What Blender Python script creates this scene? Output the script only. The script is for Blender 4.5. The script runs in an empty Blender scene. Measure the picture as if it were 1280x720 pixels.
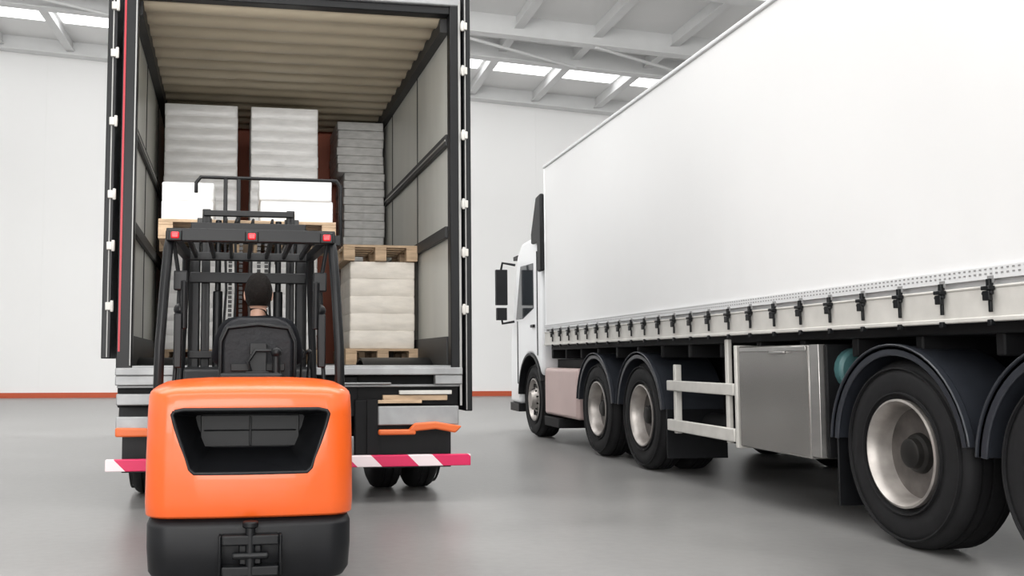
import bpy, bmesh, math, random
from mathutils import Vector, Matrix
random.seed(7)
R=math.radians
scene=bpy.context.scene
scene.view_settings.view_transform='Standard'

# ---------------------------------------------------------------- materials
def mat(name,col,rough=.5,metal=0.0,var=0.0,scale=4.0,bump=0.0,emit=0.0,stretch=(1,1,1),coat=0.0,col2=None,detail=4,spec=.5):
    m=bpy.data.materials.new(name); m.use_nodes=True
    nt=m.node_tree; b=nt.nodes['Principled BSDF']
    b.inputs['Base Color'].default_value=(*col,1); b.inputs['Roughness'].default_value=rough
    b.inputs['Metallic'].default_value=metal
    b.inputs['Coat Weight'].default_value=coat
    b.inputs['Specular IOR Level'].default_value=spec
    if emit>0:
        b.inputs['Emission Color'].default_value=(*col,1); b.inputs['Emission Strength'].default_value=emit
    if var>0 or bump>0:
        tc=nt.nodes.new('ShaderNodeTexCoord'); mp=nt.nodes.new('ShaderNodeMapping')
        mp.inputs['Scale'].default_value=stretch
        nt.links.new(tc.outputs['Object'],mp.inputs['Vector'])
        n=nt.nodes.new('ShaderNodeTexNoise'); n.inputs['Scale'].default_value=scale; n.inputs['Detail'].default_value=detail
        nt.links.new(mp.outputs[0],n.inputs['Vector'])
        if var>0:
            cr=nt.nodes.new('ShaderNodeValToRGB')
            c2=col2 if col2 else tuple(c*(1-var) for c in col)
            cr.color_ramp.elements[0].position=.3; cr.color_ramp.elements[1].position=.7
            cr.color_ramp.elements[0].color=(*c2,1); cr.color_ramp.elements[1].color=(*col,1)
            nt.links.new(n.outputs['Fac'],cr.inputs[0]); nt.links.new(cr.outputs[0],b.inputs['Base Color'])
        if bump>0:
            bp=nt.nodes.new('ShaderNodeBump'); bp.inputs['Strength'].default_value=bump; bp.inputs['Distance'].default_value=.02
            nt.links.new(n.outputs['Fac'],bp.inputs['Height']); nt.links.new(bp.outputs[0],b.inputs['Normal'])
    return m

def floor_mat():
    m=bpy.data.materials.new('polished_concrete'); m.use_nodes=True
    nt=m.node_tree; b=nt.nodes['Principled BSDF']; L=nt.links.new
    tc=nt.nodes.new('ShaderNodeTexCoord')
    n1=nt.nodes.new('ShaderNodeTexNoise'); n1.inputs['Scale'].default_value=.8; n1.inputs['Detail'].default_value=6; n1.inputs['Roughness'].default_value=.55
    n2=nt.nodes.new('ShaderNodeTexNoise'); n2.inputs['Scale'].default_value=16; n2.inputs['Detail'].default_value=7
    L(tc.outputs['Object'],n1.inputs['Vector']); L(tc.outputs['Object'],n2.inputs['Vector'])
    mx=nt.nodes.new('ShaderNodeMath'); mx.operation='ADD'; L(n1.outputs['Fac'],mx.inputs[0]); 
    m2=nt.nodes.new('ShaderNodeMath'); m2.operation='MULTIPLY'; m2.inputs[1].default_value=.35; L(n2.outputs['Fac'],m2.inputs[0]); L(m2.outputs[0],mx.inputs[1])
    cr=nt.nodes.new('ShaderNodeValToRGB'); cr.color_ramp.elements[0].position=.4; cr.color_ramp.elements[1].position=.95
    cr.color_ramp.elements[0].color=(.165,.163,.160,1); cr.color_ramp.elements[1].color=(.25,.247,.243,1)
    L(mx.outputs[0],cr.inputs[0]); L(cr.outputs[0],b.inputs['Base Color'])
    rr=nt.nodes.new('ShaderNodeMapRange'); rr.inputs['To Min'].default_value=.26; rr.inputs['To Max'].default_value=.38
    L(n1.outputs['Fac'],rr.inputs['Value']); L(rr.outputs[0],b.inputs['Roughness'])
    bp=nt.nodes.new('ShaderNodeBump'); bp.inputs['Strength'].default_value=.08; bp.inputs['Distance'].default_value=.01
    L(n2.outputs['Fac'],bp.inputs['Height']); L(bp.outputs[0],b.inputs['Normal'])
    return m

def bands_mat(name,c1,c2,scale,axis='X'):
    m=bpy.data.materials.new(name); m.use_nodes=True
    nt=m.node_tree; b=nt.nodes['Principled BSDF']; L=nt.links.new
    tc=nt.nodes.new('ShaderNodeTexCoord'); sp=nt.nodes.new('ShaderNodeSeparateXYZ'); L(tc.outputs['Object'],sp.inputs[0])
    mu=nt.nodes.new('ShaderNodeMath'); mu.operation='MULTIPLY'; mu.inputs[1].default_value=scale
    L(sp.outputs[axis],mu.inputs[0])
    mu2=nt.nodes.new('ShaderNodeMath'); mu2.operation='MULTIPLY'; mu2.inputs[1].default_value=scale if axis=='X' else 0
    L(sp.outputs['Z'],mu2.inputs[0])
    ad=nt.nodes.new('ShaderNodeMath'); ad.operation='ADD'; L(mu.outputs[0],ad.inputs[0]); L(mu2.outputs[0],ad.inputs[1])
    fr=nt.nodes.new('ShaderNodeMath'); fr.operation='FRACT'; L(ad.outputs[0],fr.inputs[0])
    gt=nt.nodes.new('ShaderNodeMath'); gt.operation='GREATER_THAN'; gt.inputs[1].default_value=.6; L(fr.outputs[0],gt.inputs[0])
    mx=nt.nodes.new('ShaderNodeMix'); mx.data_type='RGBA'; L(gt.outputs[0],mx.inputs[0])
    mx.inputs[6].default_value=(*c1,1); mx.inputs[7].default_value=(*c2,1)
    L(mx.outputs[2],b.inputs['Base Color']); b.inputs['Roughness'].default_value=.4
    return m

M=dict(
 wall=mat('painted_wall',(.85,.85,.845),.8,var=.02,scale=.4),
 ceil=mat('roof_sheet',(.80,.80,.795),.7,var=.04,scale=1),
 steel=mat('roof_steel',(.70,.705,.705),.6,var=.06,scale=2),
 sky=mat('skylight_glass',(1,1,1),.3,emit=3.0),
 floor=floor_mat(),
 base=mat('orange_skirting',(.50,.085,.03),.6),
 curtain=mat('trailer_curtain',(.71,.71,.71),.40,var=.03,scale=.6,bump=.05),
 seam=mat('curtain_seam',(.60,.605,.61),.5),
 eyelet=mat('eyelet_grey',(.22,.22,.22),.5),
 rail=mat('alu_rail',(.60,.585,.55),.5,metal=.15,var=.14,scale=8),
 alu=mat('brushed_alu',(.50,.49,.475),.33,metal=.85,var=.12,scale=3,stretch=(1,1,6)),
 edge=mat('edge_trim_grey',(.34,.34,.33),.45,metal=.3),
 greybox=mat('steel_locker',(.33,.32,.305),.25,metal=.7,var=.15,scale=2),
 white=mat('white_paint',(.80,.81,.82),.35,coat=.3),
 glass=mat('dark_glass',(.02,.025,.03),.08),
 black=mat('black_plastic',(.007,.0075,.009),.45,var=.3,scale=10,spec=.28),
 blk2=mat('black_metal',(.0045,.005,.006),.38,spec=.28),
 fender=mat('fender_plastic',(.024,.027,.034),.34,var=.2,scale=6,spec=.45),
 dark=mat('dark_chassis',(.008,.008,.009),.6,var=.4,scale=6,spec=.2),
 rubber=mat('tyre_rubber',(.008,.008,.009),.7,var=.35,scale=9,bump=.15,spec=.3),
 rim=mat('wheel_rim',(.44,.41,.385),.40,metal=.65,var=.4,scale=7),
 rimshade=mat('wheel_dish_shade',(.15,.137,.128),.45,metal=.5,var=.5,scale=9),  # rim metal darkened: shade inside the deep dish is put into the colour
 rimd=mat('hub_dark',(.016,.015,.014),.5,metal=.2,var=.4,scale=15,spec=.3),
 pink=mat('pink_tank',(.56,.43,.41),.42,metal=.2,var=.1,scale=2),
 teal=mat('teal_tank',(.07,.17,.175),.4,var=.2,scale=5),
 orange=mat('orange_paint',(.70,.100,.010),.32,coat=.3,var=.05,scale=3),
 orlt=mat('orange_marker',(.68,.13,.025),.4),
 red=mat('red_lens',(.75,.01,.02),.25,emit=.25),
 intw=mat('box_liner',(.68,.68,.63),.36,var=.25,scale=1.3,stretch=(1,1,.4)),
 intw2=mat('box_liner_rail',(.035,.035,.035),.5,spec=.3),
 roofc=mat('box_ceiling',(.56,.485,.36),.5,var=.15,scale=2),
 brown=mat('plywood_bulkhead',(.42,.115,.06),.6,var=.25,scale=5,stretch=(1,1,.3)),
 bed=mat('bed_steel',(.34,.345,.35),.42,metal=.35,var=.3,scale=6),
 carton=mat('wrapped_carton',(.90,.895,.885),.30,var=.14,scale=6,bump=.25,stretch=(1,1,3)),
 carton2=mat('grey_carton',(.52,.515,.50),.40,var=.3,scale=8,bump=.25,stretch=(1,1,3)),
 kraft=mat('cream_carton',(.80,.745,.665),.36,var=.16,scale=6,bump=.25,stretch=(1,1,3)),
 wrap=mat('stretch_wrap',(.80,.81,.81),.25,var=.16,scale=6,bump=.35,stretch=(1,1,3)),
 wood=mat('pallet_wood',(.60,.43,.28),.7,var=.35,scale=6,stretch=(1,6,6)),
 skin=mat('skin',(.50,.29,.21),.5), hair=mat('hair',(.008,.006,.005),.7,bump=.5,scale=60,var=.3,spec=.15),
 jacket=mat('jacket',(.007,.008,.011),.85,var=.3,scale=20,bump=.3,spec=.15), trousers=mat('trousers',(.02,.022,.035),.85,spec=.2),
 eye=mat('eye',(.7,.7,.7),.2), lip=mat('lip',(.4,.15,.13),.5),
 seat=mat('seat_vinyl',(.006,.0065,.009),.5,bump=.2,scale=30,spec=.28),
 chain=mat('chain_steel',(.04,.04,.04),.4,metal=.7),
 redwhite=bands_mat('red_white_tape',(.62,.01,.09),(.82,.70,.72),2.2),
 redline=mat('red_reflective_line',(.45,.015,.03),.4),
)

# ---------------------------------------------------------------- builder
def empty(name,loc=(0,0,0),rz=0):
    e=bpy.data.objects.new(name,None); scene.collection.objects.link(e)
    e.location=loc; e.rotation_euler=(0,0,rz); e.empty_display_size=.3
    return e
class P:
    def __init__(s,par,name,m,bev=0.0,seg=2,ang=35,loc=None,rz=0,flat=False):
        s.par=par; s.name=name; s.m=M[m] if isinstance(m,str) else m; s.bev=bev; s.seg=seg; s.bm=bmesh.new(); s.ang=ang; s.loc=loc; s.rz=rz; s.flat=flat
    def box(s,x0,x1,y0,y1,z0,z1,T=None):
        c=[(x0,y0,z0),(x1,y0,z0),(x1,y1,z0),(x0,y1,z0),(x0,y0,z1),(x1,y0,z1),(x1,y1,z1),(x0,y1,z1)]
        if T: c=[T@Vector(p) for p in c]
        v=[s.bm.verts.new(p) for p in c]
        for f in ((3,2,1,0),(4,5,6,7),(0,1,5,4),(1,2,6,5),(2,3,7,6),(3,0,4,7)):
            s.bm.faces.new([v[i] for i in f])
        return s
    def prism(s,pts,ax,a0,a1):
        def mk(p,a):
            return {'x':(a,p[0],p[1]),'y':(p[0],a,p[1]),'z':(p[0],p[1],a)}[ax]
        A=[s.bm.verts.new(mk(p,a0)) for p in pts]; B=[s.bm.verts.new(mk(p,a1)) for p in pts]
        n=len(pts); s.bm.faces.new(A[::-1]); s.bm.faces.new(B)
        for i in range(n): s.bm.faces.new([A[i],A[(i+1)%n],B[(i+1)%n],B[i]])
        return s
    def ringx(s,outer,inner,x0,x1):
        rows=[]
        for o_,i_ in zip(outer,inner):
            rows.append([s.bm.verts.new((x0,*o_)),s.bm.verts.new((x1,*o_)),s.bm.verts.new((x1,*i_)),s.bm.verts.new((x0,*i_))])
        for a,b in zip(rows[:-1],rows[1:]):
            for k in range(4): s.bm.faces.new([a[k],a[(k+1)%4],b[(k+1)%4],b[k]])
        s.bm.faces.new(rows[0]); s.bm.faces.new(rows[-1][::-1]); return s
    def sweep(s,pts,r,n=10,cap=True):
        pts=[Vector(p) for p in pts]; rs=r if isinstance(r,(list,tuple)) else [r]*len(pts)
        rings=[]; up=None
        for i,p in enumerate(pts):
            if i==0: d=pts[1]-p
            elif i==len(pts)-1: d=p-pts[i-1]
            else: d=(pts[i+1]-p).normalized()+(p-pts[i-1]).normalized()
            d.normalize()
            if up is None:
                up=Vector((0,0,1)) if abs(d.z)<.9 else Vector((1,0,0))
            a=d.cross(up).normalized(); b=a.cross(d).normalized(); up=b
            rings.append([s.bm.verts.new(p+a*math.cos(2*math.pi*k/n)*rs[i]+b*math.sin(2*math.pi*k/n)*rs[i]) for k in range(n)])
        for i in range(len(rings)-1):
            for k in range(n): s.bm.faces.new([rings[i][k],rings[i][(k+1)%n],rings[i+1][(k+1)%n],rings[i+1][k]])
        if cap: s.bm.faces.new(rings[0][::-1]); s.bm.faces.new(rings[-1])
        return s
    def cyl(s,a,b,r,r2=None,n=20): return s.sweep([a,b],[r,r if r2 is None else r2],n)
    def lathe(s,prof,c,ax='x',n=56,sgn=1,closed=False,caps=True):
        rings=[]
        for a,r in prof:
            ring=[]
            for k in range(n):
                t=2*math.pi*k/n; u,v=r*math.cos(t),r*math.sin(t)
                if ax=='x': p=(c[0]+sgn*a,c[1]+u,c[2]+v)
                elif ax=='y': p=(c[0]+u,c[1]+sgn*a,c[2]+v)
                else: p=(c[0]+u,c[1]+v,c[2]+sgn*a)
                ring.append(s.bm.verts.new(p))
            rings.append(ring)
        m=len(rings)
        for i in range(m if closed else m-1):
            A=rings[i]; B=rings[(i+1)%m]
            for k in range(n): s.bm.faces.new([A[k],A[(k+1)%n],B[(k+1)%n],B[k]])
        if not closed and caps:
            s.bm.faces.new(rings[0]); s.bm.faces.new(rings[-1][::-1])
        return s
    def ball(s,c,r,sc=(1,1,1),n=16):
        T=Matrix.Translation(c)@Matrix.Diagonal((r*sc[0],r*sc[1],r*sc[2],1))
        bmesh.ops.create_uvsphere(s.bm,u_segments=n,v_segments=n//2+2,radius=1,matrix=T); return s
    def done(s):
        bmesh.ops.recalc_face_normals(s.bm,faces=s.bm.faces)
        me=bpy.data.meshes.new(s.name); s.bm.to_mesh(me); s.bm.free()
        if not s.flat:
            me.polygons.foreach_set('use_smooth',[True]*len(me.polygons)); me.set_sharp_from_angle(angle=R(s.ang))
        me.materials.append(s.m)
        o=bpy.data.objects.new(s.name,me); scene.collection.objects.link(o)
        if s.par: o.parent=s.par
        if s.loc: o.location=s.loc
        o.rotation_euler=(0,0,s.rz)
        if s.bev>0:
            b=o.modifiers.new('bevel','BEVEL'); b.width=s.bev; b.segments=s.seg; b.limit_method='ANGLE'; b.angle_limit=R(35)
            b.harden_normals=False
        return o

# ---------------------------------------------------------------- room
XL,XR,YB,YF=-12.0,16.0,27.5,-8.0
def zc(x): return 9.5-.075*x
P(None,'floor','floor',flat=True).box(XL-.2,XR+.2,YF-.2,YB+.2,-.2,0).done()
w=P(None,'wall_back','wall',flat=True); w.prism([(XL,0),(XR,0),(XR,zc(XR)),(XL,zc(XL))],'y',YB,YB+.2); w.done()
w=P(None,'wall_front','wall',flat=True); w.prism([(XL,0),(XR,0),(XR,zc(XR)),(XL,zc(XL))],'y',YF-.2,YF); w.done()
P(None,'wall_left','wall',flat=True).box(XL-.2,XL,YF-.2,YB+.2,0,zc(XL)).done()
P(None,'wall_right','wall',flat=True).box(XR,XR+.2,YF-.2,YB+.2,0,zc(XR)).done()
c=P(None,'ceiling','ceil',flat=True); c.prism([(XL-.2,zc(XL-.2)),(XR+.2,zc(XR+.2)),(XR+.2,zc(XR+.2)+.2),(XL-.2,zc(XL-.2)+.2)],'y',YF-.2,YB+.2); c.done()
P(None,'baseboard_back','base').box(XL,XR,YB-.03,YB,0,.14).done()
t=P(None,'trim_1','wall'); 
x=XL+.7
while x<XR:
    t.box(x,x+.02,YB-.008,YB,.15,zc(x)-.3); x+=2.35
t.done()
rs=empty('roof_structure')
rf=P(rs,'rafters','steel'); x=XL+.4
raf=[]
while x<XR:
    raf.append(x); rf.box(x-.06,x+.06,YF,YB,zc(x)-.26,zc(x)); rf.box(x-.11,x+.11,YF,YB,zc(x)-.29,zc(x)-.26); x+=1.9
rf.done()
pu=P(rs,'purlins','steel')
for y,d,wd in ((27.3,.35,.12),(23.3,.45,.08),(21.6,.45,.08),(18,.5,.1),(14,.5,.1),(9,.5,.1),(4,.5,.1),(-2,.5,.1)):
    pu.prism([(XL,zc(XL)-d),(XR,zc(XR)-d),(XR,zc(XR)),(XL,zc(XL))],'y',y-wd,y+wd)
    pu.prism([(XL,zc(XL)-d-.04),(XR,zc(XR)-d-.04),(XR,zc(XR)-d),(XL,zc(XL)-d)],'y',y-wd-.07,y+wd+.07)
pu.done()
br=P(rs,'braces','steel')
for i in range(0,len(raf)-2,2):
    br.cyl((raf[i],21.6,zc(raf[i])-.5),(raf[i+2],23.2,zc(raf[i+2])-.5),.04,n=8)
br.done()
k=1
for ys in (24.2,16,11,6,1):
    sk=P(None,'window_%d'%k,'sky',flat=True); k+=1
    for a,b in zip(raf[:-1],raf[1:]):
        sk.prism([(a+.16,zc(a+.16)-.03),(b-.16,zc(b-.16)-.03),(b-.16,zc(b-.16)-.005),(a+.16,zc(a+.16)-.005)],'y',ys,ys+1.35)
    sk.done()

# ---------------------------------------------------------------- wheels
def wheel(par,tag,fx,cy,r=.52,wd=.3,sgn=1,dual=False,front=False):
    cz=r; k=r/.52
    def tyre(p,off):
        pr=[(.03,.30),(.015,.33),(0,.39),(.005,.45),(.03,.50),(.055,.518),(.09,.52),(.092,.506),(.104,.506),(.106,.52),(.145,.52),(.147,.506),(.159,.506),(.161,.52),
            (wd-.10,.52),(wd-.098,.506),(wd-.088,.506),(wd-.086,.52),(wd-.055,.518),(wd-.03,.50),(wd-.005,.45),(wd,.39),(wd-.015,.33),(wd-.03,.30)]
        p.lathe([(a+off,b*k) for a,b in pr],(fx,cy,cz),sgn=sgn,closed=True,n=64)
    t=P(par,'tyre_'+tag,'rubber',ang=40); tyre(t,0)
    if dual: tyre(t,wd+.04)
    for q in (.335,.475):
        t.lathe([(.012,q*k-.006),(-.004,q*k-.004),(-.004,q*k+.004),(.012,q*k+.006)],(fx,cy,cz),sgn=sgn,closed=True,n=64)
    t.done()
    rm=P(par,'rim_'+tag,'rim',ang=40)
    if front:
        pr=[(.05,.30),(.0,.302),(-.005,.285),(.02,.27),(.05,.25),(.055,.20),(.0,.14),(-.03,.125),(-.05,.11),(-.05,.0001)]
        rm.lathe([(a,b*k) for a,b in pr],(fx,cy,cz),sgn=sgn,n=56)
    else:
        pr=[(.05,.30),(.0,.302),(-.005,.29),(.012,.277),(.03,.270),(.05,.262),(.11,.256),(.13,.250)]
        rm.lathe([(a,b*k) for a,b in pr],(fx,cy,cz),sgn=sgn,n=56,caps=False)
        di=P(par,'dish_'+tag,'rimshade',ang=40)
        pr=[(.125,.252),(.16,.238),(.19,.205),(.195,.15),(.195,.0001)]
        di.lathe([(a,b*k) for a,b in pr],(fx,cy,cz),sgn=sgn,n=56); di.done()
    rm.done()
    h=P(par,'hub_'+tag,'rimd',ang=40)
    if not front:
        h.lathe([(.20,.125*k),(.14,.12*k),(.10,.105*k),(.09,.085*k),(.06,.08*k),(.05,.065*k),(.05,.0001)],(fx,cy,cz),sgn=sgn,n=32)
    fxo=.19 if not front else .03
    for i in range(10):
        a=2*math.pi*i/10
        c=(cy+math.cos(a)*.205*k,cz+math.sin(a)*.205*k)
        h.cyl((fx+sgn*(fxo-.012),*c),(fx+sgn*(fxo+.02),*c),.028*k,n=12)
        a+=.31; c=(cy+math.cos(a)*.155*k,cz+math.sin(a)*.155*k)
        h.cyl((fx+sgn*(fxo-.03),*c),(fx+sgn*(fxo+.02),*c),.014*k,n=6)
    h.done()

def arc(cy,cz,r,a0,a1,n=24):
    return [(cy+r*math.cos(R(a0+(a1-a0)*i/n)),cz+r*math.sin(R(a0+(a1-a0)*i/n))) for i in range(n+1)]
def guard(p,x0,x1,cy,cz,r0,r1,a0,a1,lip=.03,side=1):
    A=lambda r: arc(cy,cz,r,a0,a1)
    p.ringx(A(r1),A(r0),x0,x1)
    xa=x0 if side>0 else x1-.02
    p.ringx(A(r1),A(r0-lip),xa,xa+.015)
    p.ringx(A(r1+.012),A(r1),xa-.012,xa+.03)

# ---------------------------------------------------------------- right truck (articulated lorry)
T=empty('curtainside_semi_truck',(3.42,0,0))
W=2.5; Y0,Y1=-1.4,12.1; ZT=3.58
TA=(2.55,3.80,5.05)
for tag,xx,sg in (('near',0.0,1),('far',W,-1)):
    cp=P(T,'curtain_'+tag,'curtain',ang=80)
    ny,nz=150,10; g=[]
    for i in range(ny+1):
        y=Y0+(Y1-Y0)*i/ny; row=[]
        for j in range(nz+1):
            z=1.46+(ZT-.04-1.46)*j/nz
            d=.012*math.sin(y*2.1+.4*math.sin(z*1.3))*math.sin(math.pi*j/nz)+.003*math.sin(y*18)*(1-j/nz)**2
            row.append(cp.bm.verts.new((xx+sg*(-.004-d),y,z)))
        g.append(row)
    for i in range(ny):
        for j in range(nz): cp.bm.faces.new([g[i][j],g[i+1][j],g[i+1][j+1],g[i][j+1]])
    cp.done()
b=P(T,'trailer_body','white',bev=.015); b.box(.02,W-.02,Y0,Y1,1.30,ZT-.06)
b.box(-.012,W+.012,Y1-.01,Y1+.03,1.24,ZT); b.box(-.012,W+.012,Y0-.03,Y0+.01,1.24,ZT); b.done()
b=P(T,'roof_cap','seam',bev=.012); b.box(-.022,W+.022,Y0-.03,Y1+.03,ZT-.04,ZT); b.done()
b=P(T,'side_rail','rail',bev=.006)
for xa,xb in ((-.02,.06),(W-.06,W+.02)):
    b.box(xa,xb,Y0,Y1+.02,1.235,1.40)
b.box(-.03,.02,Y0,Y1+.02,1.225,1.25)
b.box(-.026,.0,Y0,Y1+.02,1.385,1.40); b.done()
b=P(T,'curtain_hem','seam')
b.box(-.024,0,Y0,Y1,1.43,1.49); b.done()
e=P(T,'eyelet_strip','eyelet'); y=Y0+.05
while y<Y1: 
    e.box(-.026,-.022,y,y+.014,1.474,1.482); e.box(-.026,-.022,y,y+.014,1.452,1.460); y+=.036
e.done()
bk=P(T,'curtain_buckles','blk2',bev=.003); bs=P(T,'buckle_straps','eyelet')
y=Y0+.2
while y<Y1-.1:
    bk.box(-.045,-.020,y-.012,y+.012,1.36,1.43)
    bk.box(-.062,-.024,y-.026,y+.026,1.375,1.395)
    bk.box(-.058,-.036,y-.022,y+.022,1.325,1.372)
    bk.cyl((-.045,y-.033,1.36),(-.045,y+.033,1.36),.010,n=8)
    bk.box(-.040,-.026,y-.008,y+.008,1.27,1.33)
    bk.box(-.045,-.02,y-.012,y+.012,1.205,1.235)
    bs.box(-.030,-.021,y-.018,y+.018,1.41,1.445)
    y+=.34
bk.done(); bs.done()
ch=P(T,'trailer_chassis','dark',bev=.01)
for xx in (.75,1.65): ch.box(xx,xx+.12,Y0,Y1,.88,1.22)
ch.box(.06,W-.06,Y0,Y1,1.17,1.235)
y=Y0+.3
while y<Y1:
    ch.box(.08,W-.08,y,y+.06,1.06,1.18); y+=.6
for y in TA: ch.box(.1,W-.1,y-.06,y+.06,.46,.58)
for y in (8.95,10.25,12.9): ch.box(.1,W-.1,y-.07,y+.07,.44,.60)
for xx in (.75,1.65): ch.box(xx,xx+.12,8.0,13.6,.62,.86)
ch.box(.8,1.7,8.8,10.4,.86,1.0)
ch.cyl((.45,7.3,.45),(.45,8.3,.45),.12)
ch.box(.55,.6,5.6,8.3,.45,1.15)
ch.done()
for i,y in enumerate(TA):
    wheel(T,'trailer_l%d'%i,.02,y,r=.52,wd=.34,sgn=1); wheel(T,'trailer_r%d'%i,W-.02,y,r=.52,wd=.34,sgn=-1)
for i,y in enumerate((8.95,10.25)):
    wheel(T,'drive_l%d'%i,.03,y,r=.51,wd=.28,sgn=1,dual=True); wheel(T,'drive_r%d'%i,W-.03,y,r=.51,wd=.28,sgn=-1,dual=True)
wheel(T,'steer_l',.04,12.92,r=.50,wd=.3,sgn=1,front=True); wheel(T,'steer_r',W-.04,12.92,r=.50,wd=.3,sgn=-1,front=True)
f=P(T,'mudguards','fender',bev=.006)
for y in TA:
    guard(f,-.01,.40,y,.52,.575,.60,4,172)
    guard(f,W-.40,W+.01,y,.52,.575,.60,4,176,side=-1)
    f.box(.40,.52,y-.04,y+.04,1.05,1.2)
for y in (8.95,10.25):
    guard(f,.0,.6,y,.51,.575,.60,8,172)
    guard(f,W-.6,W,y,.51,.575,.60,8,172,side=-1)
f.done()
fl=P(T,'mud_flaps','black',bev=.004)
fl.box(.03,.6,8.33,8.345,.16,.60)
fl.box(.03,.36,5.66,5.675,.14,.62)
fl.box(.03,.36,TA[0]-.612,TA[0]-.60,.20,.56)
fl.done()
bx=P(T,'side_locker','greybox',bev=.012); bx.box(.0,.5,5.92,6.88,.40,1.14); bx.done()
bx=P(T,'locker_trim','alu',bev=.006); bx.box(-.008,.0,5.94,6.86,1.10,1.13); bx.box(-.02,.0,6.2,6.4,1.085,1.10); bx.box(.0,.42,5.80,5.91,.42,1.14);bx.done()
tl=P(T,'air_tank','teal',bev=.02); tl.cyl((.22,5.69,.98),(.22,5.79,.98),.14); tl.done()
tl=P(T,'locker_back','dark',bev=.01); tl.box(.03,.5,5.76,5.795,.42,1.14); tl.done()
sg=P(T,'side_guard','rail',bev=.008)
sg.box(.0,.04,6.98,8.25,.77,.86); sg.box(.0,.04,6.98,8.25,.42,.52)
sg.box(.02,.06,7.10,7.15,.40,1.2); sg.box(.02,.08,8.10,8.15,.40,1.0)
sg.box(.0,.22,6.92,6.96,.38,1.15)
sg.done()
tk=P(T,'fuel_tank','pink',bev=.04,seg=3); tk.box(.02,.62,10.93,12.3,.34,.94); tk.done()
st=P(T,'tank_steps','dark',bev=.01); st.box(-.0,.5,11.6,12.25,.20,.32); st.box(.2,.7,10.9,12.3,.94,1.05); st.done()
cb=P(T,'cab_shell','white',bev=.05,seg=4)
prof=[(12.32,.98),(12.32,2.60),(12.75,2.72),(13.35,2.70),(13.62,2.55),(13.98,1.62),(14.05,1.3),(14.07,.42),(13.56,.42)]+arc(12.92,.50,.62,8,150,12)
cb.prism(prof,'x',0.0,W); cb.done()
cw=P(T,'cab_windows','glass',bev=.01)
cw.prism([(12.72,1.74),(12.72,2.36),(13.42,2.38),(13.70,1.62),(13.30,1.62)],'x',-.006,W+.006)
cw.prism([(13.66,2.47),(13.685,2.48),(14.005,1.66),(13.98,1.65)],'x',.14,W-.14); cw.done()
cd=P(T,'cab_details','black',bev=.01)
cd.ringx(arc(12.92,.50,.64,5,155),arc(12.92,.50,.60,5,155),-.02,.45)
cd.box(-.03,0,12.66,12.82,1.48,1.52)
cd.box(.1,W-.1,14.05,14.09,.55,1.35); cd.box(.0,W,13.6,14.10,.30,.42)
cd.box(-.012,.002,12.52,12.535,1.1,2.5); cd.box(-.012,.002,13.60,13.612,.7,1.6)
cd.box(0,W,13.60,13.85,2.50,2.56)
cd.done()
df=P(T,'air_deflector','black',bev=.02)
df.prism([(12.14,2.2),(12.14,3.22),(12.36,3.2),(12.62,2.74),(12.62,2.6),(12.32,2.6),(12.32,2.2)],'x',-.06,-.0); df.done()
rd=P(T,'roof_spoiler','white',bev=.06,seg=4); rd.prism([(12.34,2.6),(12.34,3.35),(12.6,3.3),(13.4,2.74),(13.4,2.6)],'x',.35,W-.35); rd.done()
mr=P(T,'mirrors','black',bev=.025,seg=3)
for sx,x0 in ((-1,-.02),(1,W+.02)):
    mr.box(min(x0+sx*.10,x0+sx*.27),max(x0+sx*.10,x0+sx*.27),13.72,13.80,1.84,2.36)
    mr.box(min(x0+sx*.11,x0+sx*.26),max(x0+sx*.11,x0+sx*.26),13.72,13.80,1.62,1.80)
    mr.sweep([(x0,13.65,2.42),(x0+sx*.17,13.74,2.46),(x0+sx*.2,13.76,2.3)],.02,n=8)
    mr.sweep([(x0,13.72,1.6),(x0+sx*.17,13.76,1.57),(x0+sx*.19,13.76,1.7)],.02,n=8)
mr.done()

# ---------------------------------------------------------------- left truck
L=empty('box_truck',(0.10,7.10,0),R(3))
HW=1.25; BL=4.05; ZF=1.0; ZR=3.77
b=P(L,'cargo_walls','intw',bev=.004)
b.box(-HW,-HW+.05,.02,BL,ZF,ZR); b.box(HW-.05,HW,.02,BL,ZF,ZR); b.done()
b=P(L,'bulkhead','brown'); b.box(-HW+.05,HW-.05,BL-.05,BL,ZF,ZR); b.done()
b=P(L,'bulkhead_outer','white'); b.box(-HW,HW,BL,BL+.04,ZF-.1,ZR+.1); b.done()
b=P(L,'outer_skin','white'); b.box(-HW-.012,-HW,.03,BL+.04,ZF-.02,ZR+.1); b.box(HW,HW+.012,.03,BL+.04,ZF-.02,ZR+.1); b.box(-HW-.012,HW+.012,.02,BL+.04,ZR+.07,ZR+.11); b.done()
b=P(L,'corrugated_ceiling','roofc',ang=60)
N=14; prof=[]
for i in range(N*8+1):
    y=.08+(BL-.13)*i/(N*8); prof.append((y,ZR+.01-.10*abs(math.sin(math.pi*i/8))**.5))
b.prism(prof+[(BL-.05,ZR+.05),(.08,ZR+.05)],'x',-HW+.05,HW-.05); b.done()
b=P(L,'interior_rails','intw2',bev=.004)
for sx in (-1,1):
    xa=sx*(HW-.05)
    def bb(w,y0,y1,z0,z1):
        b.box(min(xa,xa-sx*w),max(xa,xa-sx*w),y0,y1,z0,z1)
    bb(.07,.1,BL-.05,ZR-.17,ZR-.06)
    bb(.03,.1,BL-.05,2.70,2.79); bb(.035,.1,BL-.05,1.98,2.07); bb(.03,.1,BL-.05,ZF,ZF+.22)
    for y in (1.35,2.7): bb(.006,y,y+.02,ZF,ZR-.1)
b.done()
b=P(L,'rail_highlights','alu',bev=.002)
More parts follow.
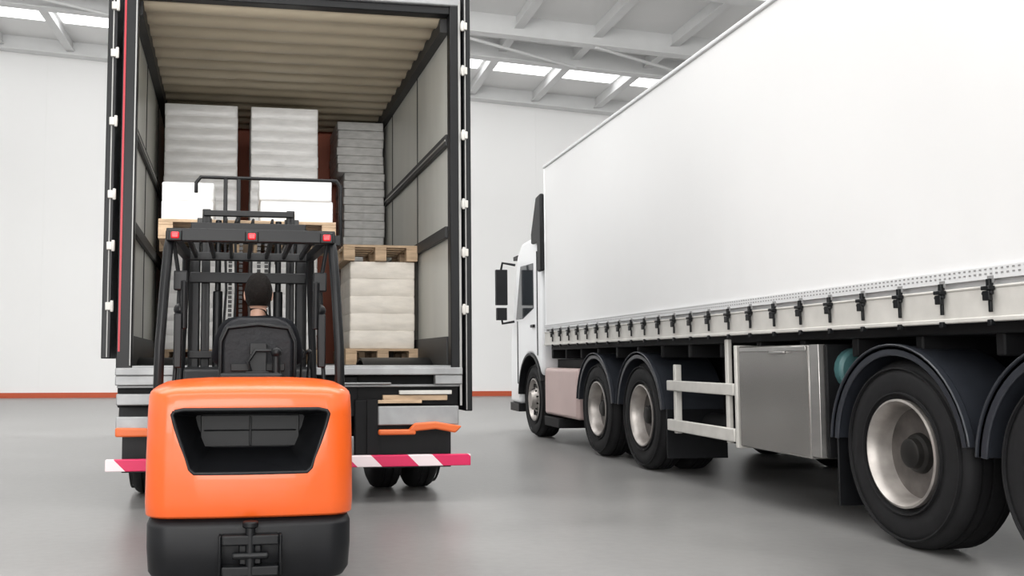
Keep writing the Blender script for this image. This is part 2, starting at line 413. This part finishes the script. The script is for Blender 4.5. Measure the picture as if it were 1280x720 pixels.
for sx in (-1,1):
    xa=sx*(HW-.08)
    b.box(min(xa,xa-sx*.006),max(xa,xa-sx*.006),.1,BL-.1,2.735,2.75); 
b.done()
b=P(L,'rear_frame','blk2',bev=.006)
b.box(-HW-.01,-HW+.10,-.02,.08,ZF-.05,ZR+.12); b.box(HW-.07,HW+.01,-.02,.08,ZF-.05,ZR+.12); b.box(-HW,HW,.0,.10,ZR-.06,ZR+.0); b.done()
b=P(L,'rear_header','bed',bev=.01); b.box(-HW-.01,HW+.01,-.03,.08,ZR+.0,ZR+.14); b.done()
b=P(L,'frame_edges','edge',bev=.002)
b.box(-HW+.082,-HW+.092,-.026,-.02,ZF,ZR); b.box(HW-.006,HW+.012,-.03,-.02,ZF-.3,ZR+.1)
b.done()
b=P(L,'reflective_tape','redline'); b.box(-HW+.002,-HW+.016,-.027,-.02,ZF+.1,ZR); b.done()
d=P(L,'rear_doors','blk2',bev=.006)
d.box(-HW-.11,-HW-.045,-.05,1.18,1.05,ZR+.12); d.box(HW+.03,HW+.085,-.05,1.18,.66,ZR+.12); d.done()
d=P(L,'door_edge_caps','edge',bev=.002)
d.box(-HW-.075,-HW-.066,-.056,-.05,1.06,ZR+.1); d.box(HW+.037,HW+.045,-.056,-.05,.67,ZR+.1); d.done()
h=P(L,'door_hinges','rail',bev=.004)
for z in (1.42,1.85,2.22,2.75,3.25,3.6):
    h.box(-HW-.085,-HW-.03,-.075,-.045,z-.028,z+.028); h.cyl((-HW-.04,-.07,z-.04),(-HW-.04,-.07,z+.04),.012,n=10)
    h.box(HW+.005,HW+.055,-.075,-.045,z-.028,z+.028); h.cyl((HW+.02,-.07,z-.04),(HW+.02,-.07,z+.04),.012,n=10)
h.done()
b=P(L,'cargo_floor','bed',bev=.004); b.box(-HW,HW,.0,BL+.04,.93,ZF); b.done()
b=P(L,'rear_sill','bed',bev=.008)
b.box(-HW-.01,HW+.01,-.06,.02,.93,.985); b.box(-HW-.01,-.35,-.05,.02,.86,.93); b.box(-.35,.72,-.05,.0,.86,.875); b.box(1.05,HW+.01,-.05,.02,.86,.93)
b.box(-HW,HW,-.02,.02,.84,.86); b.done()
b=P(L,'underframe','dark',bev=.01)
b.box(-.48,-.36,.02,7.6,.62,.92); b.box(.36,.48,.02,7.6,.62,.92)
for y in (.1,.9,1.9,2.9,3.8): b.box(-HW+.03,HW-.03,y,y+.08,.78,.93)
b.box(-HW,HW,.03,.06,.70,.86); b.box(-.36,.36,.05,.15,.35,.8)
b.box(-.6,-.45,-.02,.05,.28,.75); b.box(.45,.62,-.02,.05,.28,.75)
b.box(-1.0,1.0,.75,.92,.42,.60); b.box(-1.0,1.0,5.9,6.02,.42,.58)
b.done()
b=P(L,'mud_flaps','black'); b.box(-HW+.02,-.55,.22,.24,.22,.72); b.box(.55,HW-.02,.22,.24,.22,.72); b.done()
b=P(L,'tail_light_boards','bed',bev=.008)
b.box(-HW+.0,-.85,-.05,.0,.54,.64); b.box(.62,HW-.02,-.05,.0,.56,.70); b.box(-HW,-.85,-.05,0,.72,.80); b.done()
b=P(L,'plank_rack','wood',bev=.004); b.box(.66,1.15,-.02,.03,.74,.78); b.box(.62,.95,-.045,-.02,.72,.745); b.done()
b=P(L,'tail_board_white','rail',bev=.004); b.box(.78,1.18,-.04,-.01,.785,.815); b.done()
b=P(L,'orange_markers','orlt',bev=.012)
b.prism([(-HW,.50),(-HW+.26,.50),(-HW+.22,.56),(-HW,.565)],'y',-.075,-.03)
b.prism([(HW-.42,.51),(HW-.2,.53),(HW-.05,.50),(HW+.0,.55),(HW-.2,.585),(HW-.36,.575)],'y',-.075,-.03)
b.prism([(.62,.49),(.9,.49),(.9,.53),(.62,.53)],'y',-.075,-.03)
b.done()
b=P(L,'underrun_bar','redwhite',bev=.006); b.box(-HW-.06,HW+.06,-.09,-.03,.262,.345); b.done()
b=P(L,'underrun_brackets','dark'); b.box(-.62,-.54,-.04,.1,.27,.75); b.box(.54,.62,-.04,.1,.27,.75); b.done()
wheel(L,'rear_l',-HW+.05,.82,r=.49,wd=.25,sgn=1,dual=True); wheel(L,'rear_r',HW-.05,.82,r=.49,wd=.25,sgn=-1,dual=True)
wheel(L,'front_l',-HW+.07,5.95,r=.49,wd=.28,sgn=1,front=True); wheel(L,'front_r',HW-.07,5.95,r=.49,wd=.28,sgn=-1,front=True)
g=P(L,'mudguards','black'); guard(g,-HW+.0,-.6,.82,.49,.55,.57,10,170); guard(g,.6,HW,.82,.49,.55,.57,10,170,side=-1); g.done()
cb=P(L,'cab_shell','white',bev=.05,seg=4)
cb.prism([(4.7,.9),(4.7,2.75),(5.2,2.9),(6.0,2.88),(6.4,2.6),(6.72,1.7),(6.8,.4),(6.5,.4)]+arc(5.95,.49,.6,8,155,12),'x',-HW+.03,HW-.03); cb.done()
cw=P(L,'cab_windows','glass'); cw.prism([(5.3,1.8),(5.3,2.5),(6.15,2.5),(6.45,1.7)],'x',-HW+.02,HW-.02); cw.done()

# ---------------------------------------------------------------- pallets and cargo
def loc_in(E,x,y,z): 
    m=Matrix.Translation(E.location)@Matrix.Rotation(E.rotation_euler.z,4,'Z'); return m@Vector((x,y,z))
def pallet(E,xc,yc,z,wx,wy):
    e=empty('wooden_pallet',loc_in(E,xc,yc,z),E.rotation_euler.z)
    p=P(e,'boards','wood',bev=.003)
    n=5
    for i in range(n):
        a=-wy/2+(wy-.1)*i/(n-1); p.box(-wx/2,wx/2,a,a+.1,.118,.14)
    for a in (-wx/2,-.05,wx/2-.1):
        p.box(a,a+.1,-wy/2,wy/2,.098,.118); p.box(a,a+.1,-wy/2,wy/2,0,.02)
        for yy in (-wy/2,-.05,wy/2-.1): p.box(a,a+.1,yy,yy+.1,.02,.098)
    p.done()
def wrapped(E,name,xc,yc,z,wx,wy,h,nz,m,jit=.003,groove=.003,cols=2,dip=.0035):
    """flat-sided cartons under tight film: one continuous skin with a crisp crease at every joint"""
    e=empty(name,loc_in(E,xc,yc,z),E.rotation_euler.z)
    p=P(e,'wrapped_goods',m,ang=50)
    def sec(ins,ox,oy,ph):
        a,b=wx/2-ins,wy/2-ins; r=.014; pts=[]
        def side(x0,y0,x1,y1,n=24):
            for i in range(1,n):
                t=i/n; x=x0+(x1-x0)*t; y=y0+(y1-y0)*t
                g=0
                for c_ in range(1,cols): g+=groove*math.exp(-((t-c_/cols)/.012)**2)
                g+=.0012*math.sin(t*7+ph)
                nx,ny=(y1-y0),-(x1-x0); l=math.hypot(nx,ny); pts.append((x-nx/l*g,y-ny/l*g))
        for cxx,cyy,a0 in ((-a+r,-b+r,180),(a-r,-b+r,270),(a-r,b-r,0),(-a+r,b-r,90)):
            for q in range(4):
                t=R(a0+30*q); pts.append((cxx+r*math.cos(t),cyy+r*math.sin(t)))
            if a0==180: side(-a+r,-b,a-r,-b)
            elif a0==270: side(a,-b+r,a,b-r)
            elif a0==0: side(a-r,b,-a+r,b)
            else: side(-a,b-r,-a,-b+r)
        return [(x+ox,y+oy) for x,y in pts]
    rings=[]; sz=h/nz
    lv=[]
    for k in range(nz):
        ox,oy=random.uniform(-jit,jit),random.uniform(-jit,jit); ph=random.uniform(0,6)
        for f_,ins in ((.015,dip),(.06,0),(.5,0),(.94,0),(.985,dip)):
            lv.append((sz*(k+f_),ins,ox,oy,ph))
    lv[0]=(0,)+lv[0][1:]; lv[-1]=(h-.003,.002)+lv[-1][2:]; lv.append((h,.012)+lv[-1][2:])
    for zz,ins,ox,oy,ph in lv:
        rings.append([p.bm.verts.new((x,y,zz)) for x,y in sec(ins,ox,oy,ph)])
    n=len(rings[0])
    for A_,B_ in zip(rings[:-1],rings[1:]):
        for i in range(n): p.bm.faces.new([A_[i],A_[(i+1)%n],B_[(i+1)%n],B_[i]])
    p.bm.faces.new(rings[0][::-1]); p.bm.faces.new(rings[-1])
    p.done()
for xc,ww in ((-.76,.70),(.05,.66)):
    pallet(L,xc,2.75,1.0,ww+.04,.9); wrapped(L,'wrapped_carton_stack',xc,2.75,1.142,ww,.86,.935,7,'carton')
    pallet(L,xc,2.75,2.08,ww+.06,.9); wrapped(L,'wrapped_carton_stack',xc,2.75,2.222,ww,.86,1.31,11,'carton')
pallet(L,.94,3.4,1.0,.48,.8); wrapped(L,'grey_carton_stack',.94,3.4,1.142,.44,.78,1.9,22,'carton2',jit=.007,dip=.007)
wrapped(L,'grey_carton_stack',.90,3.4,3.044,.50,.78,.55,6,'carton2',jit=.007,dip=.007)
pallet(L,.86,1.62,1.0,.66,.8); wrapped(L,'cream_carton_stack',.86,1.62,1.142,.58,.72,.765,5,'kraft')
pallet(L,.84,1.62,1.91,.66,.8)

# ---------------------------------------------------------------- forklift
F=empty('forklift',(-.125,4.40,0),R(2.5))
def sect(w,y0,y1,r,n=10,bulge=.02):
    h=w/2; pts=[]
    for i in range(n+1):
        a=math.pi+ (math.pi/2)*i/n
        pts.append((-h+r+r*math.cos(a),y0+r+r*math.sin(a)))
    for i in range(1,6):
        t=i/6; pts.append((-h+r+(2*h-2*r)*t,y0-bulge*math.sin(math.pi*t)))
    for i in range(n+1):
        a=1.5*math.pi+(math.pi/2)*i/n
        pts.append((h-r+r*math.cos(a),y0+r+r*math.sin(a)))
    pts.append((h,y1)); pts.append((-h,y1)); return pts
def loft(p,levels,crown=0.0):
    rings=[]
    for lv in levels:
        z,w,y0,y1,r=lv[:5]
        S=sect(w,y0,y1,r)
        rings.append([p.bm.verts.new((x,y,z-(lv[5] if len(lv)>5 else 0)*(2*x/w)**4)) for x,y in S])
    n=len(rings[0])
    for a,b in zip(rings[:-1],rings[1:]):
        for i in range(n): p.bm.faces.new([a[i],a[(i+1)%n],b[(i+1)%n],b[i]])
    p.bm.faces.new(rings[0][::-1]); p.bm.faces.new(rings[-1])
cwp=P(F,'counterweight','orange',ang=50)
loft(cwp,[(.335,.925,.03,.62,.125),(.345,.94,.015,.62,.13),(.40,.945,.005,.62,.13),(.60,.940,.0,.62,.13),(.80,.932,.005,.62,.13),(.885,.925,.012,.62,.13,.01),
          (.908,.915,.026,.62,.13,.014),(.926,.895,.055,.62,.13,.02),(.944,.86,.12,.62,.12,.024),(.960,.80,.22,.62,.11,.024)])
cwo=cwp.done()
cut=P(None,'cut','black'); 
OP=[(-.340,.810),(-.30,.818),(.30,.818),(.340,.810),(.350,.795),(.334,.735),(.272,.555),(.250,.535),(-.250,.535),(-.272,.555),(-.334,.735),(-.350,.795)]
IN=[(-.255,.775),(-.22,.78),(.22,.78),(.255,.775),(.262,.765),(.25,.72),(.21,.63),(.19,.62),(-.19,.62),(-.21,.63),(-.25,.72),(-.262,.765)]
NP=len(OP)
def fr(t): return [(o_[0]+(i_[0]-o_[0])*t,.34*t,o_[1]+(i_[1]-o_[1])*t) for o_,i_ in zip(OP,IN)]
va=[cut.bm.verts.new(p) for p in fr(-.3)]; vb=[cut.bm.verts.new(p) for p in fr(1)]
cut.bm.faces.new(va[::-1]); cut.bm.faces.new(vb)
for i in range(NP): cut.bm.faces.new([va[i],va[(i+1)%NP],vb[(i+1)%NP],vb[i]])
co=cut.done()
co.parent=F
bo=cwo.modifiers.new('b','BOOLEAN'); bo.operation='DIFFERENCE'; bo.object=co; bo.solver='EXACT'
bpy.context.view_layer.update()
dg=bpy.context.evaluated_depsgraph_get()
nm=bpy.data.meshes.new_from_object(cwo.evaluated_get(dg)); cwo.modifiers.clear(); cwo.data=nm
bpy.data.objects.remove(co)
nm.materials.clear(); nm.materials.append(M['orange']); nm.materials.append(M['black'])
for pl in nm.polygons:
    c=pl.center
    pl.material_index=1 if (abs(c.x)<.36 and .53<c.z<.825 and c.y>.03 and c.y<.37) else 0
bv=cwo.modifiers.new('bevel','BEVEL'); bv.width=.008; bv.segments=3; bv.limit_method='ANGLE'; bv.angle_limit=R(40)
g=P(F,'radiator_core','blk2',bev=.003)
g.box(-.235,.235,.325,.335,.625,.775)
g.box(-.005,.005,.31,.325,.63,.77); g.box(-.22,.22,.31,.325,.70,.706)
g.done()
rim=P(F,'recess_trim','black',ang=60)
def ysurf(x): 
    return 0.0-.02*math.sin(math.pi*max(0,min(1,(x+.335)/.67)))
lp=[]
for i in range(NP):
    a=OP[i]; b2=OP[(i+1)%NP]
    nn=10 if abs(a[0]-b2[0])+abs(a[1]-b2[1])>.15 else 2
    for t in range(nn): 
        x=a[0]+(b2[0]-a[0])*t/nn; z=a[1]+(b2[1]-a[1])*t/nn; lp.append((x,ysurf(x)+.008,z))
rim.sweep(lp+[lp[0]],.009,n=8); rim.done()
cr=P(F,'top_cover','black',bev=.01,seg=3); cr.box(-.15,.15,.30,.60,.94,.975); cr.done()
lb=P(F,'lower_bumper','black',ang=50,bev=.006)
loft(lb,[(.05,.86,.06,.62,.10),(.09,.91,.03,.62,.12),(.20,.925,.02,.62,.12),(.30,.925,.02,.62,.12),(.333,.90,.05,.62,.12)])
lb.done()
tw=P(F,'tow_hitch','blk2',bev=.008)
tw.box(-.125,.125,-.06,.03,.225,.27); tw.box(-.125,.125,-.06,.03,.09,.135); tw.box(-.05,.05,-.03,.03,.135,.225)
tw.cyl((0,-.04,.06),(0,-.04,.31),.022); tw.cyl((0,-.04,.30),(0,-.04,.33),.035); tw.cyl((-.08,-.05,.18),(.08,-.05,.18),.016)
tw.box(-.14,-.125,-.05,.03,.09,.27); tw.box(.125,.14,-.05,.03,.09,.27); tw.done()
bd=P(F,'chassis','black',bev=.015)
bd.box(-.44,.44,.62,2.0,.14,.42); bd.box(-.40,.40,.62,1.75,.42,.50); bd.box(-.44,-.36,.9,1.9,.1,.2); bd.box(.36,.44,.9,1.9,.1,.2)
bd.prism([(1.62,.42),(1.62,.55),(1.78,.98),(1.86,1.0),(1.95,.9),(1.95,.42)],'x',-.40,.40); bd.done()
hd=P(F,'hood','orange',bev=.02,seg=3); hd.box(-.40,.40,.62,1.42,.48,.66); hd.prism([(1.62,.42),(2.0,.42),(2.0,.62),(1.75,.7)],'x',-.46,-.36); hd.prism([(1.62,.42),(2.0,.42),(2.0,.62),(1.75,.7)],'x',.36,.46); hd.done()
def fwheel(tag,x0,x1,cy,r):
    t=P(F,'wheel_'+tag,'rubber',ang=40); w_=x1-x0
    t.lathe([(0,.0001),(.01,r*.5),(.0,r*.6),(.0,r*.9),(.02,r),(w_-.02,r),(w_,r*.9),(w_,r*.6),(w_-.01,r*.5),(w_,.0001)],(x0,cy,r),n=40); t.done()
fwheel('drive_l',-.50,-.31,2.0,.27); fwheel('drive_r',.31,.50,2.0,.27)
rw=P(F,'steer_wheels','rubber',ang=40)
for x0 in (-.40,.26): rw.lathe([(0,.0001),(.0,.17),(.015,.19),(.125,.19),(.14,.17),(.14,.0001)],(x0,.74,.19),n=36)
rw.done()
og=P(F,'overhead_guard','blk2',bev=.008)
def bar(p,a,b,wx,wy):
    a=Vector(a); b=Vector(b); d=(b-a).normalized()
    x=Vector((1,0,0)); 
    if abs(d.x)>.9: x=Vector((0,1,0))
    y=d.cross(x).normalized(); x=y.cross(d).normalized()
    v=[]
    for q in (a,b):
        for sx,sy in ((-1,-1),(1,-1),(1,1),(-1,1)): v.append(p.bm.verts.new(q+x*sx*wx/2+y*sy*wy/2))
    for f_ in ((3,2,1,0),(4,5,6,7),(0,1,5,4),(1,2,6,5),(2,3,7,6),(3,0,4,7)): p.bm.faces.new([v[i] for i in f_])
for sx in (-1,1):
    og.sweep([(sx*.452,.50,.88),(sx*.448,.50,1.10),(sx*.432,.53,1.40),(sx*.42,.57,1.60),(sx*.41,.62,1.68)],.026,n=8)
    bar(og,(sx*.41,.58,1.675),(sx*.39,1.78,1.70),.05,.05)
    og.sweep([(sx*.39,1.76,1.70),(sx*.40,1.86,1.55),(sx*.42,1.92,1.1),(sx*.43,1.9,.6)],.026,n=8)
    og.sweep([(sx*.40,.66,1.66),(sx*.37,.74,1.45),(sx*.38,.70,1.05),(sx*.39,.66,.85)],.012,n=8)
og.box(-.43,.43,.555,.62,1.645,1.71); og.box(-.40,.40,1.74,1.80,1.67,1.72)
for i in range(7):
    x=-.33+i*.11; bar(og,(x,.6,1.69),(x,1.76,1.70),.022,.035)
og.done()
rl=P(F,'rear_lamps','red',bev=.006)
for x in (-.385,.0,.385): rl.box(x-.020,x+.020,.53,.556,1.655,1.688)
rl.done()
lh=P(F,'lamp_housings','blk2',bev=.006)
for x in (-.385,0,.385): lh.box(x-.034,x+.034,.54,.57,1.642,1.70)
for sx in (-1,1):
    lh.box(sx*.36-.035,sx*.36+.035,.64,.70,1.40,1.50); lh.ball((sx*.36,.68,1.30),.035); lh.box(sx*.37-.02,sx*.37+.02,.63,.69,1.0,1.28)
    lh.cyl((sx*.34,.64,1.45),(sx*.34,.66,1.2),.018)
lh.done()
ms=P(F,'mast','blk2',bev=.006)
for sx in (-1,1):
    a=sx*.355
    ms.box(a-.035,a+.035,2.06,2.09,.08,1.92); ms.box(a-.035,a+.035,2.19,2.22,.08,1.92); ms.box(min(a,a+sx*.035),max(a,a+sx*.035),2.06,2.22,.08,1.92)
    a=sx*.28
    ms.box(a-.028,a+.028,2.09,2.11,.2,2.05); ms.box(a-.012,a+.012,2.09,2.19,.2,2.05)
    ms.cyl((sx*.20,2.12,.2),(sx*.20,2.12,1.5),.032); ms.cyl((sx*.20,2.12,1.5),(sx*.20,2.12,1.98),.020)
    ms.cyl((sx*.30,1.75,.55),(sx*.33,2.07,.95),.028)
for z in (.3,1.88,): ms.box(-.38,.38,2.03,2.08,z,z+.07)
ms.box(-.30,.30,2.07,2.1,2.0,2.04); ms.box(-.38,.38,2.04,2.07,1.05,1.10); ms.box(-.38,.38,2.04,2.07,1.55,1.62)
ms.done()
cn=P(F,'lift_chains','chain')
for x in (-.12,.12,-.05,.07):
    z=.7
    while z<1.95: cn.box(x-.012,x+.012,2.12,2.135,z,z+.022); z+=.03
cn.done()
hs=P(F,'hydraulic_hoses','black'); 
for x in (-.16,-.09,.02,.15): hs.sweep([(x,2.06,.5),(x*1.1,2.04,1.0),(x*.9,2.05,1.5),(x,2.08,1.95),(x+.01,2.14,1.99),(x+.01,2.2,1.9)],.010,n=6)
hs.done()
ofx=.14
cg=P(F,'carriage_and_backrest','blk2',bev=.004)
for z in (1.84,): cg.box(-.50+ofx,.50+ofx,2.26,2.30,z,z+.07)
cg.sweep([(-.50+ofx,2.28,2.19),(-.50+ofx,2.28,2.26),(-.47+ofx,2.28,2.30),(.47+ofx,2.28,2.30),(.50+ofx,2.28,2.26),(.50+ofx,2.28,1.86)],.014,n=8)
for x in (-.30,-.21): cg.box(x-.014+ofx,x+.014+ofx,2.27,2.29,1.9,2.30)
for x in (-.28,.20): cg.box(x-.02,x+.02,2.2,2.28,1.7,1.95)
cg.done()
fk=P(F,'forks','chain',bev=.004)
for x in (-.30,.30): fk.box(x-.05,x+.05,2.30,2.34,1.84,2.02); fk.prism([(2.30,1.84),(3.3,1.865),(3.3,1.875),(2.30,1.88)],'x',x-.05,x+.05)
fk.done()
stc=P(F,'steering_wheel','black',ang=60)
SW=Vector((.05,1.60,1.02)); n1=Vector((0,-.45,.9)).normalized(); ax1=Vector((1,0,0)); ax2=n1.cross(ax1)
ring=[SW+ax1*.15*math.cos(2*math.pi*i/28)+ax2*.15*math.sin(2*math.pi*i/28) for i in range(29)]
stc.sweep(ring,.013,n=8)
for a in (90,210,330): stc.cyl(SW-n1*.02,SW+ax1*.15*math.cos(R(a))+ax2*.15*math.sin(R(a)),.010,n=8)
stc.cyl(SW-n1*.04,SW+n1*.01,.03); stc.cyl(SW-n1*.02,(.05,1.80,.62),.028); stc.done()
lv=P(F,'control_levers','blk2')
for i in range(3): lv.cyl((.28+i*.04,1.62,.78),(.28+i*.045,1.55,1.08),.007,n=8); lv.ball((.28+i*.045,1.55,1.09),.018)
lv.done()
se=P(F,'seat','seat',bev=.035,seg=4,ang=60)
se.box(-.20,.29,1.02,1.42,.66,.745)
se.prism([(-.165,.80),(-.165,1.16),(-.13,1.245),(-.06,1.275),(.15,1.275),(.22,1.245),(.255,1.16),(.255,.80),(.22,.70),(-.13,.70)],'y',.93,1.02)
se.done()
sb=P(F,'seat_frame','blk2',bev=.01)
sb.sweep([(-.155,.915,.80),(-.155,.915,1.14),(-.12,.915,1.215),(.045,.915,1.235),(.21,.915,1.215),(.245,.915,1.14),(.245,.915,.80)],.012,n=8)
sb.box(-.10,.19,.90,.93,.98,1.02); sb.box(.0,.09,.86,.93,.9,1.13)
sb.sweep([(.02,.82,.93),(-.01,.80,1.03),(.03,.80,1.09),(.12,.80,1.09),(.15,.80,1.02),(.13,.82,.93)],.010,n=8)
sb.cyl((.14,.78,.90),(.14,.78,1.06),.022); sb.ball((.14,.78,1.08),.03); sb.box(-.02,.10,.74,.84,.93,.98)
sb.done()
pallet(F,.0,2.87,1.882,1.24,.95)
for xc,wx,h,nm_ in ((-.43,.36,.27,2),(.34,.52,.31,2)):
    wrapped(F,'stretch_wrapped_bundle',xc,2.82,2.026,wx,.70,h,nm_,'wrap',jit=.006,groove=.0,dip=.002)

# ---------------------------------------------------------------- driver
D=empty('forklift_driver',F.location[:],F.rotation_euler.z)
def skin_mesh(par,name,verts,edges,rad,m,root=0,sub=2):
    me=bpy.data.meshes.new(name); me.from_pydata([Vector(v) for v in verts],edges,[])
    ob=bpy.data.objects.new(name,me); scene.collection.objects.link(ob); ob.parent=par
    sk=ob.modifiers.new('skin','SKIN'); 
    for i,v in enumerate(me.skin_vertices[0].data):
        r=rad[i]; v.radius=(r,r) if not isinstance(r,tuple) else r; v.use_root=(i==root)
    sk.use_smooth_shade=True; s=ob.modifiers.new('sub','SUBSURF'); s.levels=sub; s.render_levels=sub
    me.materials.append(m); return ob
cx=.05
def wp(a): return SW+ax1*.15*math.cos(R(a))+ax2*.15*math.sin(R(a))
hl=wp(160)-Vector((0,.035,-.02)); hr=wp(20)-Vector((0,.035,-.02))
V=[(cx,1.17,.82),(cx,1.15,.95),(cx,1.14,1.08),(cx,1.14,1.20),(cx,1.145,1.275),(cx,1.16,1.32),
   (cx-.17,1.145,1.235),(cx-.23,1.27,1.04),(hl.x-.005,hl.y-.03,hl.z+.01),
   (cx+.17,1.145,1.235),(cx+.23,1.27,1.04),(hr.x+.005,hr.y-.03,hr.z+.01)]
E_=[(0,1),(1,2),(2,3),(3,4),(4,5),(3,6),(6,7),(7,8),(3,9),(9,10),(10,11)]
rad=[(.13,.11),(.125,.10),(.14,.11),(.12,.09),(.05,.05),(.046,.046),.064,.045,.028,.064,.045,.028]
try:
    skin_mesh(D,'torso_and_arms',V,E_,rad,M['jacket'])
    V=[(cx,1.17,.84),(cx-.10,1.24,.81),(cx-.13,1.58,.82),(cx-.14,1.70,.52),(cx-.14,1.72,.48),(cx-.14,1.82,.46),
       (cx+.10,1.24,.81),(cx+.13,1.58,.82),(cx+.14,1.70,.52),(cx+.14,1.72,.48),(cx+.14,1.82,.46)]
    skin_mesh(D,'legs',V,[(0,1),(1,2),(2,3),(3,4),(4,5),(0,6),(6,7),(7,8),(8,9),(9,10)],[.12,.085,.06,.042,.045,.035,.085,.06,.042,.045,.035],M['trousers'])
    for tag,hh,a,sx in (('left',hl,160,-1),('right',hr,20,1)):
        c0=Vector((hh.x,hh.y-.03,hh.z+.01)); pc=wp(a)+n1*.025-Vector((0,.01,0))
        vv=[c0,(c0+pc)/2,pc]; ee=[(0,1),(1,2)]; rr=[.024,(.03,.02),(.034,.016)]
        for k in range(4):
            off=ax2*(-.027+.018*k)
            ln=(.9,1,.95,.8)[k]; b=len(vv)
            q0=pc+off*1.0+Vector((0,.012,0)); out=ax1*sx
            vv+= [q0, q0+out*(.0)+n1*.004+Vector((0,.025*ln,.0)), q0+Vector((0,.04*ln,0))-n1*.022, q0+Vector((0,.025*ln,0))-n1*.042]
            ee+=[(2,b),(b,b+1),(b+1,b+2),(b+2,b+3)]; rr+=[.0095,.009,.0085,.0075]
        b=len(vv); vv+=[(c0+pc)/2-out*.025,pc-out*.035-n1*.015,pc-out*.03-n1*.035+Vector((0,.02,0))]
        ee+=[(1,b),(b,b+1),(b+1,b+2)]; rr+=[.012,.010,.009]
        skin_mesh(D,'hand_'+tag,vv,ee,rr,M['skin'])
except Exception as ex:
    print('SKIN ERR',ex)
HC=Vector((cx,1.175,1.42))
hd=P(D,'head','skin',ang=80)
bmesh.ops.create_uvsphere(hd.bm,u_segments=32,v_segments=24,radius=1)
for v in hd.bm.verts:
    x,y,z=v.co
    w=.074*(1-.18*max(0,-z)**1.5); dpt=.093
    yy=y*dpt
    if y>0 and z<0: yy*=1-.12*(-z)
    if y<0 and z<-.2: yy*=1-.35*(-z-.2)
    v.co=(x*w,yy,z*.115)
    if y>.8 and abs(x)<.25 and -.35<z<.1: v.co.y+=.018*(1-abs(x)/.25)*(1-abs(z+.15)/.25 if abs(z+.15)<.25 else 0)
    if y>.6 and .0<z<.2 and .2<abs(x)<.6: v.co.y-=.006
    v.co+=HC
hd.cyl(HC+Vector((0,-.01,-.14)),HC+Vector((0,-.005,-.05)),.046)
for sx in (-1,1): hd.ball(HC+Vector((sx*.076,-.005,-.01)),.03,(.28,.6,1))
hd.done()
ey=P(D,'eyes','eye'); 
for sx in (-1,1): ey.ball(HC+Vector((sx*.03,.078,.012)),.012)
ey.done()
mo=P(D,'mouth','lip'); mo.ball(HC+Vector((0,.083,-.06)),.02,(1,.35,.3)); mo.done()
hr_=P(D,'hair','hair',ang=80)
bmesh.ops.create_uvsphere(hr_.bm,u_segments=32,v_segments=24,radius=1)
for v in list(hr_.bm.verts):
    x,y,z=v.co
    if y>.35 and z<.45 or z<-.62: hr_.bm.verts.remove(v)
for v in hr_.bm.verts:
    x,y,z=v.co; yy=y*.101
    if y<0 and z<-.2: yy*=1-.3*(-z-.2)
    v.co=HC+Vector((x*.081*(1-.15*max(0,-z)),yy-.002,z*.122+.003))
hr_.done()

# ---------------------------------------------------------------- lights
def area(name,loc,sx,sy,en,rot=(0,0,0),col=(1,.988,.972)):
    l=bpy.data.lights.new(name,'AREA'); l.shape='RECTANGLE'; l.size=sx; l.size_y=sy; l.energy=en; l.color=col
    ob=bpy.data.objects.new(name,l); scene.collection.objects.link(ob); ob.location=loc; ob.rotation_euler=rot
area('overhead_fill',(0,-3,8.0),16,5,1000)  # added area lamps above the view, brightening the hall; no fittings modelled
area('overhead_fill',(0,6,8.0),16,5,970)
area('overhead_fill',(0,15,8.0),16,5,1100,(R(22),0,0))  # added lamp, tilted to brighten the back wall
area('camera_side_fill',(-3,-7.8,3.2),12,5,1200,(R(90),0,0))  # added fill from behind the camera; the wall there has no door
wd=bpy.data.worlds.new('World'); scene.world=wd; wd.use_nodes=True
wd.node_tree.nodes['Background'].inputs[0].default_value=(.8,.85,.9,1); wd.node_tree.nodes['Background'].inputs[1].default_value=.5

cam=bpy.data.cameras.new('camera'); co=bpy.data.objects.new('camera',cam); scene.collection.objects.link(co)
co.location=(0,0,1.04); co.rotation_euler=(R(90+4.29),0,R(-6.65))
cam.sensor_width=36; cam.lens=33.75; cam.shift_x=.117
scene.camera=co
